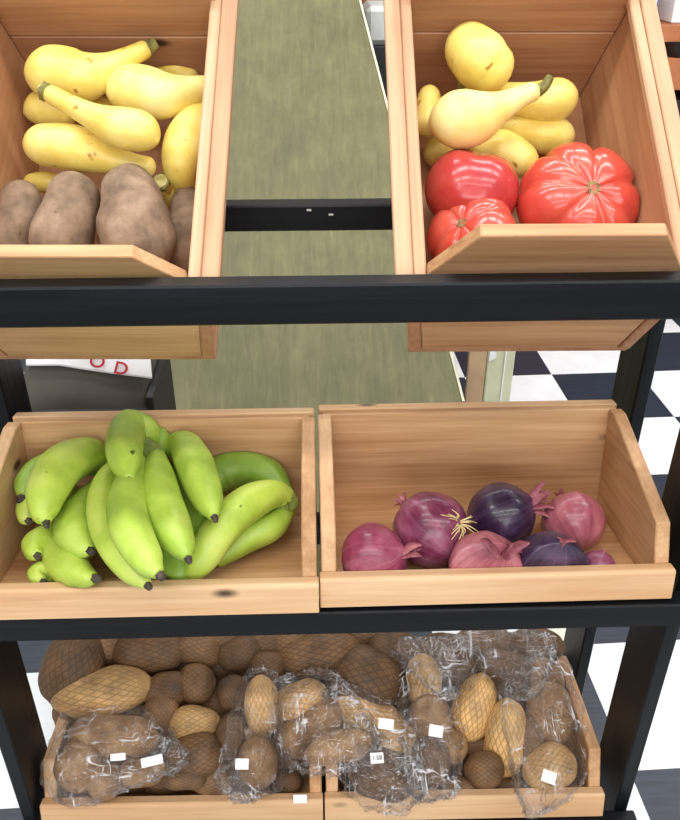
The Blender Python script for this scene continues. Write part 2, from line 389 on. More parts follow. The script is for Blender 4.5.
TB1, TB0 = R(8), R(13)
GRP = 'crates with a low front rail'
cr_ban = crate_low(-.4215, -.0045, .710, .6135, TB1, 0, (.090, .160), 'wooden crate on the middle tier holding green bananas', GRP)
cr_oni = crate_low(.001, .426, .721, .6135, TB1, R(.3), (.090, .160), 'wooden crate on the middle tier holding red onions', GRP)
cr_pl = crate_low(-.419, -.0042, .735, .165, TB0, R(-.6), (.098, .130), 'bottom tier wooden crate under the banana crate, white sticker on its rail', GRP)
cr_pr = crate_low(.0025, .418, .731, .165, TB0, R(-.6), (.098, .130), 'bottom tier wooden crate under the onion crate, filled with bagged potatoes', GRP)
TAU = R(38); HW = .178; TPR = .019
def crate_tilt(x0, x1, label, za, lt, yaw):
    """steeply tilted bin: sides lean in towards the floor, capped by two strips"""
    W = x1 - x0; h = W / 2; L = .40
    A = Vector(((x0 + x1) / 2, .7645, za)); n = Vector((0, -math.sin(TAU), math.cos(TAU))); o = A - n * HW
    t = thing('wooden_crate', o, label, 'crate', 'tilted crates on the top tier', (TAU, 0, yaw))
    wi = h - .010; wb = wi - TPR; zc = HW - .012
    link('floor_panel', B(-wb - .001, wb + .001, .004, L, 0, .012), 'red_cedar_y', t)
    for s in (-1, 1):
        p = [(s * wb, .0125), (s * wi, zc), (s * (wi - .014), zc), (s * (wb - .014), .0125)]
        link('side_panel', prism(p, 1, 0, L), 'red_cedar_y', t)
        a, b_ = sorted((s * h, s * (h - .0185))); link('side_cap', B(a, b_, -.001, L, zc, HW), 'pale_pine_y', t)
        a, b_ = sorted((s * (h - .019), s * (h - .032))); link('side_cap', B(a, b_, .001, L, zc, HW - .001), 'pale_pine_y', t)
    hb, hi = wb - .0145, wi - .0145
    zm = .124; hm = hb + (hi - hb) * (zm - .0125) / (zc - .0125)
    link('back_panel', prism([(-hb, .0125), (hb, .0125), (hm, zm - .001), (-hm, zm - .001)], 1, L - .016, L), 'red_cedar_x', t)
    link('back_panel', prism([(-hm, zm), (hm, zm), (hi, HW - .013), (hi, HW + .03), (-hi, HW + .03), (-hi, HW - .013)], 1, L - .016, L), 'red_cedar_x', t)
    hl = h - .0325
    prof = [(-hb, .0125), (hb, .0125), (hi, HW - .013), (hl, HW - .0125), (hl, HW + .006), (hl - .042, HW + lt), (-hl + .042, HW + lt), (-hl, HW + .006), (-hl, HW - .0125), (-hi, HW - .013)]
    link('front_lip', prism(prof, 1, .003, .017, .001), 'cedar_x', t)
    return t
cr_sq = crate_tilt(-.410, -.093, 'tilted wooden crate on the top tier with long brown potatoes at its front', 1.014, .052, R(-2))
cr_to = crate_tilt(.082, .404, 'tilted wooden crate on the top tier with red tomatoes at its front', 1.017, .073, R(-1))
def M_of(t): return Matrix.Translation(t.location) @ t.rotation_euler.to_matrix().to_4x4()
MS, MT, MB_, MO, MPL, MPR = map(M_of, (cr_sq, cr_to, cr_ban, cr_oni, cr_pl, cr_pr))

def fit(o, M, hx_, y0, y1, z0, zr=9., tp=0.):
    """press a vegetable flat where it leans on the crate's boards"""
    W = Matrix.Translation(o.location if not o.parent else o.parent.location); Mi = M.inverted() @ W; Mo = W.inverted() @ M
    for v_ in o.data.vertices:
        p_ = Mi @ v_.co
        p_.z = max(p_.z, z0); hx = hx_ - tp * max(0, 1 - p_.z / HW); p_.x = max(-hx, min(hx, p_.x)); p_.y = min(p_.y, y1)
        if p_.y < y0 and p_.z < zr: p_.y = y0
        v_.co = Mo @ p_
def fit_s(o): fit(o, MS, .1295, .018, .382, .0125, 9., TPR)
def fit_t(o): fit(o, MT, .1355, .018, .382, .0125, 9., TPR)
def fit_b(o): fit(o, MB_, .190, .0175, .222, .0065, .042)
def fit_o(o): fit(o, MO, .194, .0175, .222, .0065)
# ------------------------------------------------------------------ squash
def path(pts, M):
    """(px, py, radius in px, height over crate floor) -> world points and radii"""
    P = [on_plane(a, b_, M, n) for a, b_, r, n in pts]
    return P, [r * depth(p) / F for (a, b_, r, n), p in zip(pts, P)]
def squash(pts, M, label, mat='squash', stem=None, group='yellow squash in the top crates', cut=False):
    P, rad = path(pts, M)
    c = sum(P, Vector()) / len(P)
    o = link('yellow_squash', sweep(P, rad, 28, 12, .8, .8, 5, .008, .0015, 22, len(bpy.data.objects), round0=.75), mat, None, c, True)
    tag(o, label, 'squash', group); (fit_s if M is MS else fit_t)(o)
    if stem:
        d = (P[-1] - P[-2]).normalized(); r = rad[-1]; L = stem * depth(P[-1]) / F
        e = P[-1] + d * r * .55
        bm = sweep([e, e + d * L * .5, e + d * L], [r * (1. if cut else .8), r * (.95 if cut else .62), r * (1. if cut else .7)], 10, 4, .3, .15, 5, .12)
        st = child('stem', bm, 'squash_stem', o)
        if cut:
            bm = disc(e + d * (L + r * .14), d, r * .8, .002, 16); child('cut_end', bm, 'stem_cut', st, False)
    return o
SQ = 'squash'
squash([(30, 112, 8, .075), (46, 108, 17, .078), (66, 112, 14, .078)], MS, 'squash half hidden under the topmost crookneck at the left wall of its crate')
squash([(96, 108, 11, .070), (118, 112, 13, .070), (136, 116, 10, .070)], MS, 'squash showing only as a sliver between two crooknecks in the left crate')
squash([(158, 68, 9, .06), (174, 72, 13, .062), (190, 78, 11, .062)], MS, 'squash peeking out behind the plump squash by the back of the left crate')
squash([(38, 74, 17, .118), (58, 74, 27, .120), (84, 76, 25, .122), (108, 68, 15.5, .124), (128, 58, 11, .126), (144, 50, 9, .128)], MS,
       'crookneck squash lying topmost at the back of the left crate, neck pointing up right', stem=9)
squash([(118, 92, 15, .112), (138, 91, 25, .114), (164, 95, 23, .114), (186, 92, 16, .112), (202, 88, 12, .11), (216, 86, 10, .105)], MS,
       'plump pale squash with its neck tucked behind the right wall of the left crate', 'squash_pale', stem=8)
squash([(186, 186, 10, .05), (180, 168, 17, .09), (186, 144, 22, .095), (196, 122, 19, .09), (204, 106, 13, .08)], MS,
       'squash standing against the right wall of the left crate')
squash([(36, 146, 16, .098), (58, 146, 22, .102), (84, 151, 22, .102), (112, 159, 15, .10), (134, 165, 11.5, .097), (148, 167, 10, .095)], MS,
       'squash lying directly behind the brown potatoes, bulb at the left wall')
squash([(150, 138, 12, .148), (140, 132, 20, .150), (120, 128, 20.5, .150), (96, 118, 14.5, .148), (74, 107, 10.5, .146), (52, 95, 9, .144)], MS,
       'crookneck squash lying across the middle of the left crate, stem at upper left', stem=6, cut=True)
squash([(30, 184, 9, .05), (46, 182, 11, .052), (62, 186, 10, .05)], MS, 'squash mostly buried behind the small potatoes at the left')
squash([(176, 205, 10, .03), (170, 196, 10.5, .055), (164, 187, 9.5, .075)], MS, 'squash with a pale cut stem end facing out beside the right potato', stem=4, cut=True)
# right crate
squash([(430, 92, 8, .085), (429, 104, 12, .085), (428, 124, 15, .08)], MT, 'small squash standing against the left wall of the tomato crate')
squash([(463, 45, 20, .125), (470, 50, 26, .13), (481, 60, 29, .13), (491, 69, 26, .125)], MT, 'egg shaped squash resting highest at the back of the tomato crate')
squash([(566, 96, 14, .078), (552, 100, 21, .082), (528, 100, 17, .084), (504, 96, 13.5, .086), (484, 91, 11, .086), (470, 88, 8.5, .086)], MT,
       'squash lying crosswise behind the pale front squash, bulb to the right', stem=7)
squash([(566, 136, 11, .045), (550, 135, 19, .048), (528, 130, 19, .048), (506, 124, 16, .045)], MT, 'squash lying behind the split lobed tomato')
squash([(530, 168, 10, .06), (518, 158, 18, .062), (500, 150, 20, .062), (482, 148, 15, .06)], MT, 'squash wedged between the two larger tomatoes')
squash([(436, 146, 14, .035), (440, 150, 18, .035), (452, 152, 17, .035)], MT, 'squash lying in shade at the left wall behind the plain tomato')
squash([(446, 121, 23, .128), (458, 120, 28, .132), (476, 117, 26, .134), (498, 108, 16, .136), (518, 98, 11, .138), (532, 92, 9.5, .14)], MT,
       'pale squash lying in front on top of the tomato crate, dark stem up right', 'squash_pale')
p = path([(537, 91, 6, .141), (544, 86, 5, .143), (550, 77, 4, .148)], MT)
st = sweep(p[0], p[1], 10, 4, .3, .3, 5, .14); child('stem', st, 'squash_stem', bpy.data.objects['yellow_squash.016'])
# ------------------------------------------------------------------ brown potatoes at the front of the left crate
def spud(pts, M, label, mat='russet', name='potato', group='long brown potatoes in the top crate', lump=.006, cat='potato', sq=1.):
    P, rad = path(pts, M); c = sum(P, Vector()) / len(P)
    o = link(name, sweep(P, rad, 28, 12, .75, .75, 0, 0, lump, 26, len(bpy.data.objects), sq=sq, round0=.7, round1=.7), mat, None, c, True)
    fit_s(o)
    return tag(o, label, cat, group)
spud([(24, 192, 14, .085), (20, 212, 21, .088), (14, 236, 23, .085), (12, 262, 20, .075)], MS, 'brown potato nearest the left wall of the squash crate')
spud([(76, 186, 16, .098), (70, 206, 29, .10), (64, 232, 32, .098), (60, 262, 26, .09)], MS, 'brown potato with a dark eye, second from the left behind the lip')
spud([(128, 182, 22, .112), (132, 202, 32, .112), (136, 230, 37, .11), (140, 264, 31, .10)], MS, 'largest brown potato, standing tallest in the middle of the crate lip')
spud([(190, 196, 12, .062), (187, 214, 18, .065), (184, 240, 22, .065), (182, 264, 18, .06)], MS, 'brown potato at the right wall of the squash crate')

# ------------------------------------------------------------------ tomatoes
def tomato(px, py, rpx, n, M, axis, label, lobes, amp, mat, flat=.78, seed=0, scar=True, wide=1.):
    c = on_plane(px, py, M, n); r = rpx * depth(c) / F
    bm = bmesh.new(); uvl = bm.loops.layers.uv.new('UVMap'); nu, nv = 72, 32
    q = Vector((0, 0, 1)).rotation_difference(axis).to_matrix(); rnd = random.Random(seed)
    ph = [rnd.uniform(0, 6.28) for _ in range(6)]
    def pt(u, v_):
        th = 2 * math.pi * u / nu; fi = math.pi * v_ / nv
        l = abs(math.cos(lobes / 2 * th + .5 * math.sin(th * 2 + ph[0]) + ph[1]))
        fold = -amp * (1 - l) ** 2.2 * (math.sin(fi) ** .6) * (1.25 if fi < math.pi / 2 else .6)
        q_ = 1 + fold + .03 * math.sin(2 * th + ph[2]) + .02 * math.sin(3 * th + ph[3])
        rr_ = math.sin(fi) * q_; z = math.cos(fi) * flat
        z -= .20 * flat * math.exp(-(fi / .42) ** 2) + amp * .7 * (1 - l) ** 2 * math.exp(-((fi - .5) / .5) ** 2)
        z += .08 * flat * math.exp(-((math.pi - fi) / .5) ** 2)
        return q @ Vector((rr_ * math.cos(th) * wide, rr_ * math.sin(th), z)) * r + c
    top = bm.verts.new(pt(0, 0)); bot = bm.verts.new(pt(0, nv)); g = [[bm.verts.new(pt(u, v_)) for u in range(nu)] for v_ in range(1, nv)]
    for u in range(nu):
        bm.faces.new((top, g[0][u], g[0][(u + 1) % nu])); bm.faces.new((bot, g[-1][(u + 1) % nu], g[-1][u]))
        for v_ in range(nv - 2): bm.faces.new((g[v_][u], g[v_ + 1][u], g[v_ + 1][(u + 1) % nu], g[v_][(u + 1) % nu]))
    o = link('tomato', bm, mat, None, c, True); tag(o, label, 'tomato', 'tomatoes in the top right crate'); fit_t(o)
    if scar:
        b2 = bmesh.new(); k = 14
        ctr = q @ Vector((0, 0, .80 * flat + .01)) * r + c
        vs = [b2.verts.new(ctr + q @ Vector((math.cos(6.2832 * i / k), math.sin(6.2832 * i / k), -.02)) * r * (.13 if i % 2 else .085)) for i in range(k)]
        vc = b2.verts.new(ctr + q @ Vector((0, 0, -.02)) * r)
        vb = [b2.verts.new(v_.co - q @ Vector((0, 0, .05)) * r) for v_ in vs]
        for i in range(k): b2.faces.new((vc, vs[i], vs[(i + 1) % k])); b2.faces.new((vs[i], vb[i], vb[(i + 1) % k], vs[(i + 1) % k]))
        child('stem_scar', b2, 'scar', o, False)
    return o
tomato(471, 190, 49, .085, MT, cdir(.15, .8, .35), 'smooth dark red tomato at the left, in front of the pale squash', 4, .05, 'tomato_dark', .88, 1, False)
tomato(580, 203, 62, .088, MT, cdir(.06, .16, 1.), 'large lobed tomato with star shaped creases and brown stem scar', 7, .12, 'tomato', .74, 3, True, 1.0)
tomato(472, 238, 47, .085, MT, cdir(-.45, .3, .8), 'ribbed tomato mostly hidden behind the left of the front lip', 6, .09, 'tomato', .8, 5, True)

# ------------------------------------------------------------------ bananas
def bunch(label, crown, bananas, M=MB_):
    allp = []
    root = thing('banana_bunch', on_plane(crown[0], crown[1], M, crown[2]), label, 'bananas', 'bunches of green bananas in the crate')
    bpy.context.view_layer.update()
    rl = root.location
    for pts, mat in bananas:
        P, rad = path(pts, M)
        P2 = P + [P[-1] + (P[-1] - P[-2]).normalized() * rad[-1] * .3]; 
        bm = sweep(P, rad, 20, 8, .6, .35, 5, .035)
        bmesh.ops.translate(bm, verts=bm.verts, vec=-rl); b_ = link('banana', bm, mat, root, None, True); fit_b(b_)
        d = (P[-1] - P[-2]).normalized(); e = P[-1] + d * rad[-1] * .15; r = rad[-1]
        bm = sweep([e, e + d * r * .5, e + d * r * 1.1], [r * .72, r * .58, r * .5], 10, 3, .3, .3, 5, .1)
        bmesh.ops.translate(bm, verts=bm.verts, vec=-rl); link('blossom_tip', bm, 'banana_end', b_, None, True)
    # crown joining the stalks
    cpts, crad = path([(crown[0] - crown[3], crown[1] + 4, 9, crown[2]), (crown[0], crown[1], 12, crown[2] + .004), (crown[0] + crown[3], crown[1] + 3, 9, crown[2])], M)
    bm = sweep(cpts, crad, 14, 5); bmesh.ops.translate(bm, verts=bm.verts, vec=-rl); link('crown', bm, 'banana_crown', root, None, True)
    return root
G, GL, GD = 'banana', 'banana_light', 'banana_deep'
bunch('banana bunch at the left wall of its crate, fruit curling down and outward', (112, 470, .084, 6), [
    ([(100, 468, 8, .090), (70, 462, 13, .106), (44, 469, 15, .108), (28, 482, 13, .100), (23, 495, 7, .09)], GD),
    ([(110, 462, 10, .098), (88, 455, 18, .120), (64, 465, 22, .128), (48, 489, 21, .124), (44, 511, 14.5, .112), (46, 521, 6, .106)], GL),
    ([(72, 494, 10, .050), (48, 500, 14, .062), (32, 507, 14.5, .070), (26, 516, 9, .073), (28, 520, 5.5, .073)], GL),
    ([(84, 520, 10, .035), (58, 537, 16, .045), (40, 545, 17.5, .053), (35, 551, 11, .056), (37, 555, 6, .057)], GL),
    ([(88, 550, 9, .025), (60, 569, 13, .028), (42, 574, 13.5, .032), (38, 578, 9, .034), (42, 581, 5, .035)], GL),
    ([(106, 482, 9, .062), (92, 500, 17, .072), (78, 520, 21, .076), (76, 537, 20, .076), (84, 547, 12, .076), (89, 550, 6.5, .077)], G),
    ([(96, 508, 9, .04), (70, 535, 16, .044), (62, 556, 19, .046), (72, 570, 18, .050), (86, 577, 11, .054), (93, 578, 7, .056)], GL)])
bunch('banana bunch heaped highest in the middle of its crate, tips pointing down', (146, 450, .130, 8), [
    ([(150, 448, 9, .128), (144, 433, 16, .146), (130, 428, 18.5, .154), (125, 444, 19, .156), (126, 464, 15.5, .152), (129, 479, 6, .148)], G),
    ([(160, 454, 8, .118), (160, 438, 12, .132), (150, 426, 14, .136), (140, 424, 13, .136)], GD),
    ([(126, 456, 8, .108), (108, 482, 14, .106), (104, 512, 17, .100), (114, 544, 17.5, .090), (132, 570, 14, .078), (146, 584, 6, .072)], GL),
    ([(138, 458, 9, .124), (130, 486, 17, .130), (127, 512, 20, .128), (134, 538, 20, .120), (148, 562, 16, .108), (158, 573, 7, .102)], G),
    ([(156, 456, 9, .124), (158, 480, 17, .128), (163, 504, 19.5, .124), (172, 528, 19.5, .114), (182, 547, 14, .102), (187, 557, 6, .097)], G),
    ([(166, 450, 8, .118), (182, 444, 14, .130), (193, 460, 18.5, .132), (201, 480, 19, .128), (209, 502, 15, .118), (214, 516, 6, .113)], G),
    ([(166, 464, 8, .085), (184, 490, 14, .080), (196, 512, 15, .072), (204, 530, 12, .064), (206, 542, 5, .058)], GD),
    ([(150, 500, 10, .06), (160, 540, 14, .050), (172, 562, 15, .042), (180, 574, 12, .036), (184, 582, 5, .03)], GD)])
bunch('banana bunch lying against the right wall of its crate, arching left', (286, 500, .062, 5), [
    ([(285, 494, 9, .066), (268, 474, 16, .082), (242, 468, 19, .084), (220, 474, 19, .078), (204, 490, 13, .066)], GD),
    ([(286, 498, 11, .068), (272, 494, 15, .080), (248, 504, 19, .084), (222, 528, 19, .072), (204, 556, 17, .052), (192, 574, 11, .034), (188, 580, 5, .028)], GL),
    ([(288, 510, 9, .046), (272, 526, 14, .044), (250, 536, 15, .038), (230, 550, 12, .030), (216, 562, 7, .022)], G)])

# ------------------------------------------------------------------ onions
def onion(px, py, rpx, n, M, axis, label, mat, neck=1., flat=.92, roots=False, seed=0, tuft=None, core=True):
    c = on_plane(px, py, M, n); r = rpx * depth(c) / F; axis = axis.normalized()
    q = Vector((0, 0, 1)).rotation_difference(axis).to_matrix(); rnd = random.Random(seed)
    prof = []
    for k in range(29):
        f_ = math.pi * k / 28; rr_ = math.sin(f_); z = math.cos(f_) * flat
        if f_ < .36:
            w_ = (1 - f_ / .36); z += .20 * neck * w_ ** 1.3; rr_ = max(rr_, .10) if k > 0 else .07
        prof.append((max(rr_, .01), z))
    bm = bmesh.new(); uvl = bm.loops.layers.uv.new('UVMap'); nu = 48; g = []
    for k, (a, z) in enumerate(prof):
        ring = []
        for u in range(nu):
            th = 2 * math.pi * u / nu; w_ = 1 + .012 * math.sin(9 * th + seed) + .03 * math.sin(2 * th + seed * 2)
            p_ = Vector((a * w_ * math.cos(th), a * w_ * math.sin(th), z)); p_ *= 1 + .03 * noise.noise(p_ * 1.8 + Vector((seed, 0, 0)))
            ring.append(bm.verts.new(c + q @ p_ * r))
        g.append(ring)
    for k in range(len(g) - 1):
        for u in range(nu):
            f_ = bm.faces.new((g[k][u], g[k + 1][u], g[k + 1][(u + 1) % nu], g[k][(u + 1) % nu]))
            for l, (uu, vv) in zip(f_.loops, ((u, k), (u, k + 1), (u + 1, k + 1), (u + 1, k))): l[uvl].uv = (uu / nu, vv / 28)
    bm.faces.new(g[0]); bm.faces.new(g[-1][::-1])
    o = link('red_onion', bm, mat, None, c, True); tag(o, label, 'onion', 'red onions in the crate'); fit_o(o)
    tip = c + axis * r * (flat + .17 * neck)
    # papery neck: a few twisted blades
    bm = bmesh.new(); e1 = q @ Vector((1, 0, 0)); e2 = q @ Vector((0, 1, 0))
    for k in range(5):
        a = rnd.uniform(0, 6.28); s_ = (e1 * math.cos(a) + e2 * math.sin(a)); L = r * rnd.uniform(.14, .4) * neck
        t_ = sweep([tip - axis * r * .3, tip + s_ * r * .05, tip + axis * L + s_ * r * rnd.uniform(.05, .3)], [r * .11, r * .09, r * .03], 6, 4, sq=.35); join(bm, t_)
    child('neck', bm, 'onion_skin', o)
    if tuft:
        bm = bmesh.new()
        for (dx, dy, dz, ln, wd) in tuft:
            d = cdir(dx, dy, dz); b0 = c + (axis * .85 + d * .35 + CZ * .25).normalized() * r * .93
            t_ = sweep([b0, b0 + d * r * ln * .5 + CY * r * .06, b0 + d * r * ln], [r * wd, r * wd * .9, r * wd * .25], 8, 4, sq=.3, lump=.002, lump_f=90); join(bm, t_)
        child('loose_skin', bm, 'onion_skin', o)
    if roots:
        bm = bmesh.new(); rd_ = cdir(*roots); base = c + rd_ * r * .96; axis = -rd_; e1 = CX.cross(rd_).normalized(); e2 = rd_.cross(e1)
        for k in range(26):
            a = rnd.uniform(0, 6.28); s_ = (e1 * math.cos(a) + e2 * math.sin(a)); L = r * rnd.uniform(.35, .72)
            p1 = base - axis * L * .25 + s_ * L * .35; p2 = base - axis * L * rnd.uniform(-.1, .45) + s_ * L * rnd.uniform(.5, .95)
            join(bm, tube([base + axis * r * .04 + s_ * r * .05, p1, p2], [.0011, .0009, .0005], 5, 4))
        child('roots', bm, 'onion_root', o)
    return o
onion(573, 522, 32.5, .040, MO, cdir(-.2, .75, -.6), 'pink onion standing rearmost at the right wall of its crate', 'onion_pink', .5, .88, False, 6)
onion(501, 516, 34.5, .046, MO, cdir(.80, .42, .15), 'dark purple onion at the back with a ragged pink neck', 'onion_black', 1., .98, False, 3,
      [(.9, .5, .1, .62, .2), (.9, .0, .3, .62, .16), (.7, .75, -.1, .7, .12), (.9, -.35, .3, .5, .14)])
onion(431, 530, 39, .050, MO, cdir(-.62, .60, -.5), 'biggest wine red onion, with a tangle of pale roots', 'onion_wine', .6, .98, (.62, .32, .75), 2)
onion(375, 560, 37, .034, MO, cdir(.82, .34, .45), 'red onion at the far left, against the left wall of its crate', 'onion_red', .9, .84, False, 1,
      [(.9, .4, .2, .5, .16), (.9, .0, .2, .45, .14)])
onion(486, 567, 37, .034, MO, cdir(.45, .55, .65), 'pale pink onion with flaking skin, in the middle by the front rail', 'onion_pink', .7, .9, False, 4,
      [(.75, .5, .3, .6, .2), (-.6, .5, .4, .6, .25)])
onion(553, 565, 36, .034, MO, cdir(.15, .75, .5), 'blackish onion by the front rail, second from the right wall', 'onion_black', .3, .88, False, 5)
onion(598, 566, 17, .024, MO, cdir(.2, .8, .3), 'small onion mostly hidden in the right front corner of its crate', 'onion_wine', .4, .9, False, 7)
# long dry strand above the dark purple onion
o3 = bpy.data.objects['red_onion.001']
P, rd = path([(488, 489, .9, .075), (500, 488, 1, .082), (514, 492, 1, .082), (524, 502, 1.2, .074)], MO)
child('dry_strand', tube(P, rd, 5, 6), 'onion_skin', o3)

# ------------------------------------------------------------------ potatoes on the bottom tier
FZ = TIER[0] + .012
def bot(px, py, dy=0.):
    t_ = (py - 640) / 150.; return at_y(px, py, .95 + (.752 - .95) * t_ + dy)
LAB_USED = {}
def bpot(px, py, rx, ry, ang, kind, label, dy=0., dep=.9):
    c = bot(px, py, dy); s_ = depth(c) / F; a = R(ang)
    ax = CX * math.cos(a) + CY * math.sin(a); L = max(rx, ry) * s_; r = min(rx, ry) * s_
    if ry > rx: ax = CX * -math.sin(a) + CY * math.cos(a)
    L *= 1.08; r *= 1.08; h = L; ts = (-.95, -.82, -.5, 0, .5, .82, .95)
    P = [c + ax * L * t_ for t_ in ts]; RR = [r * (1 - abs(t_) ** 2.5) ** .5 for t_ in ts]
    o = link('potato', sweep(P, RR, 26, 5, .3, .3, 0, 0, .005, 28, len(bpy.data.objects), up=CZ, sq=dep), kind, None, c, True)
    tag(o, label, 'potato', 'potatoes heaped on the bottom tier')
    return o, c, ax, h, r
NB, NG, BP = 'netted_brown', 'netted_gold', 'brown_potato'
POT = {}
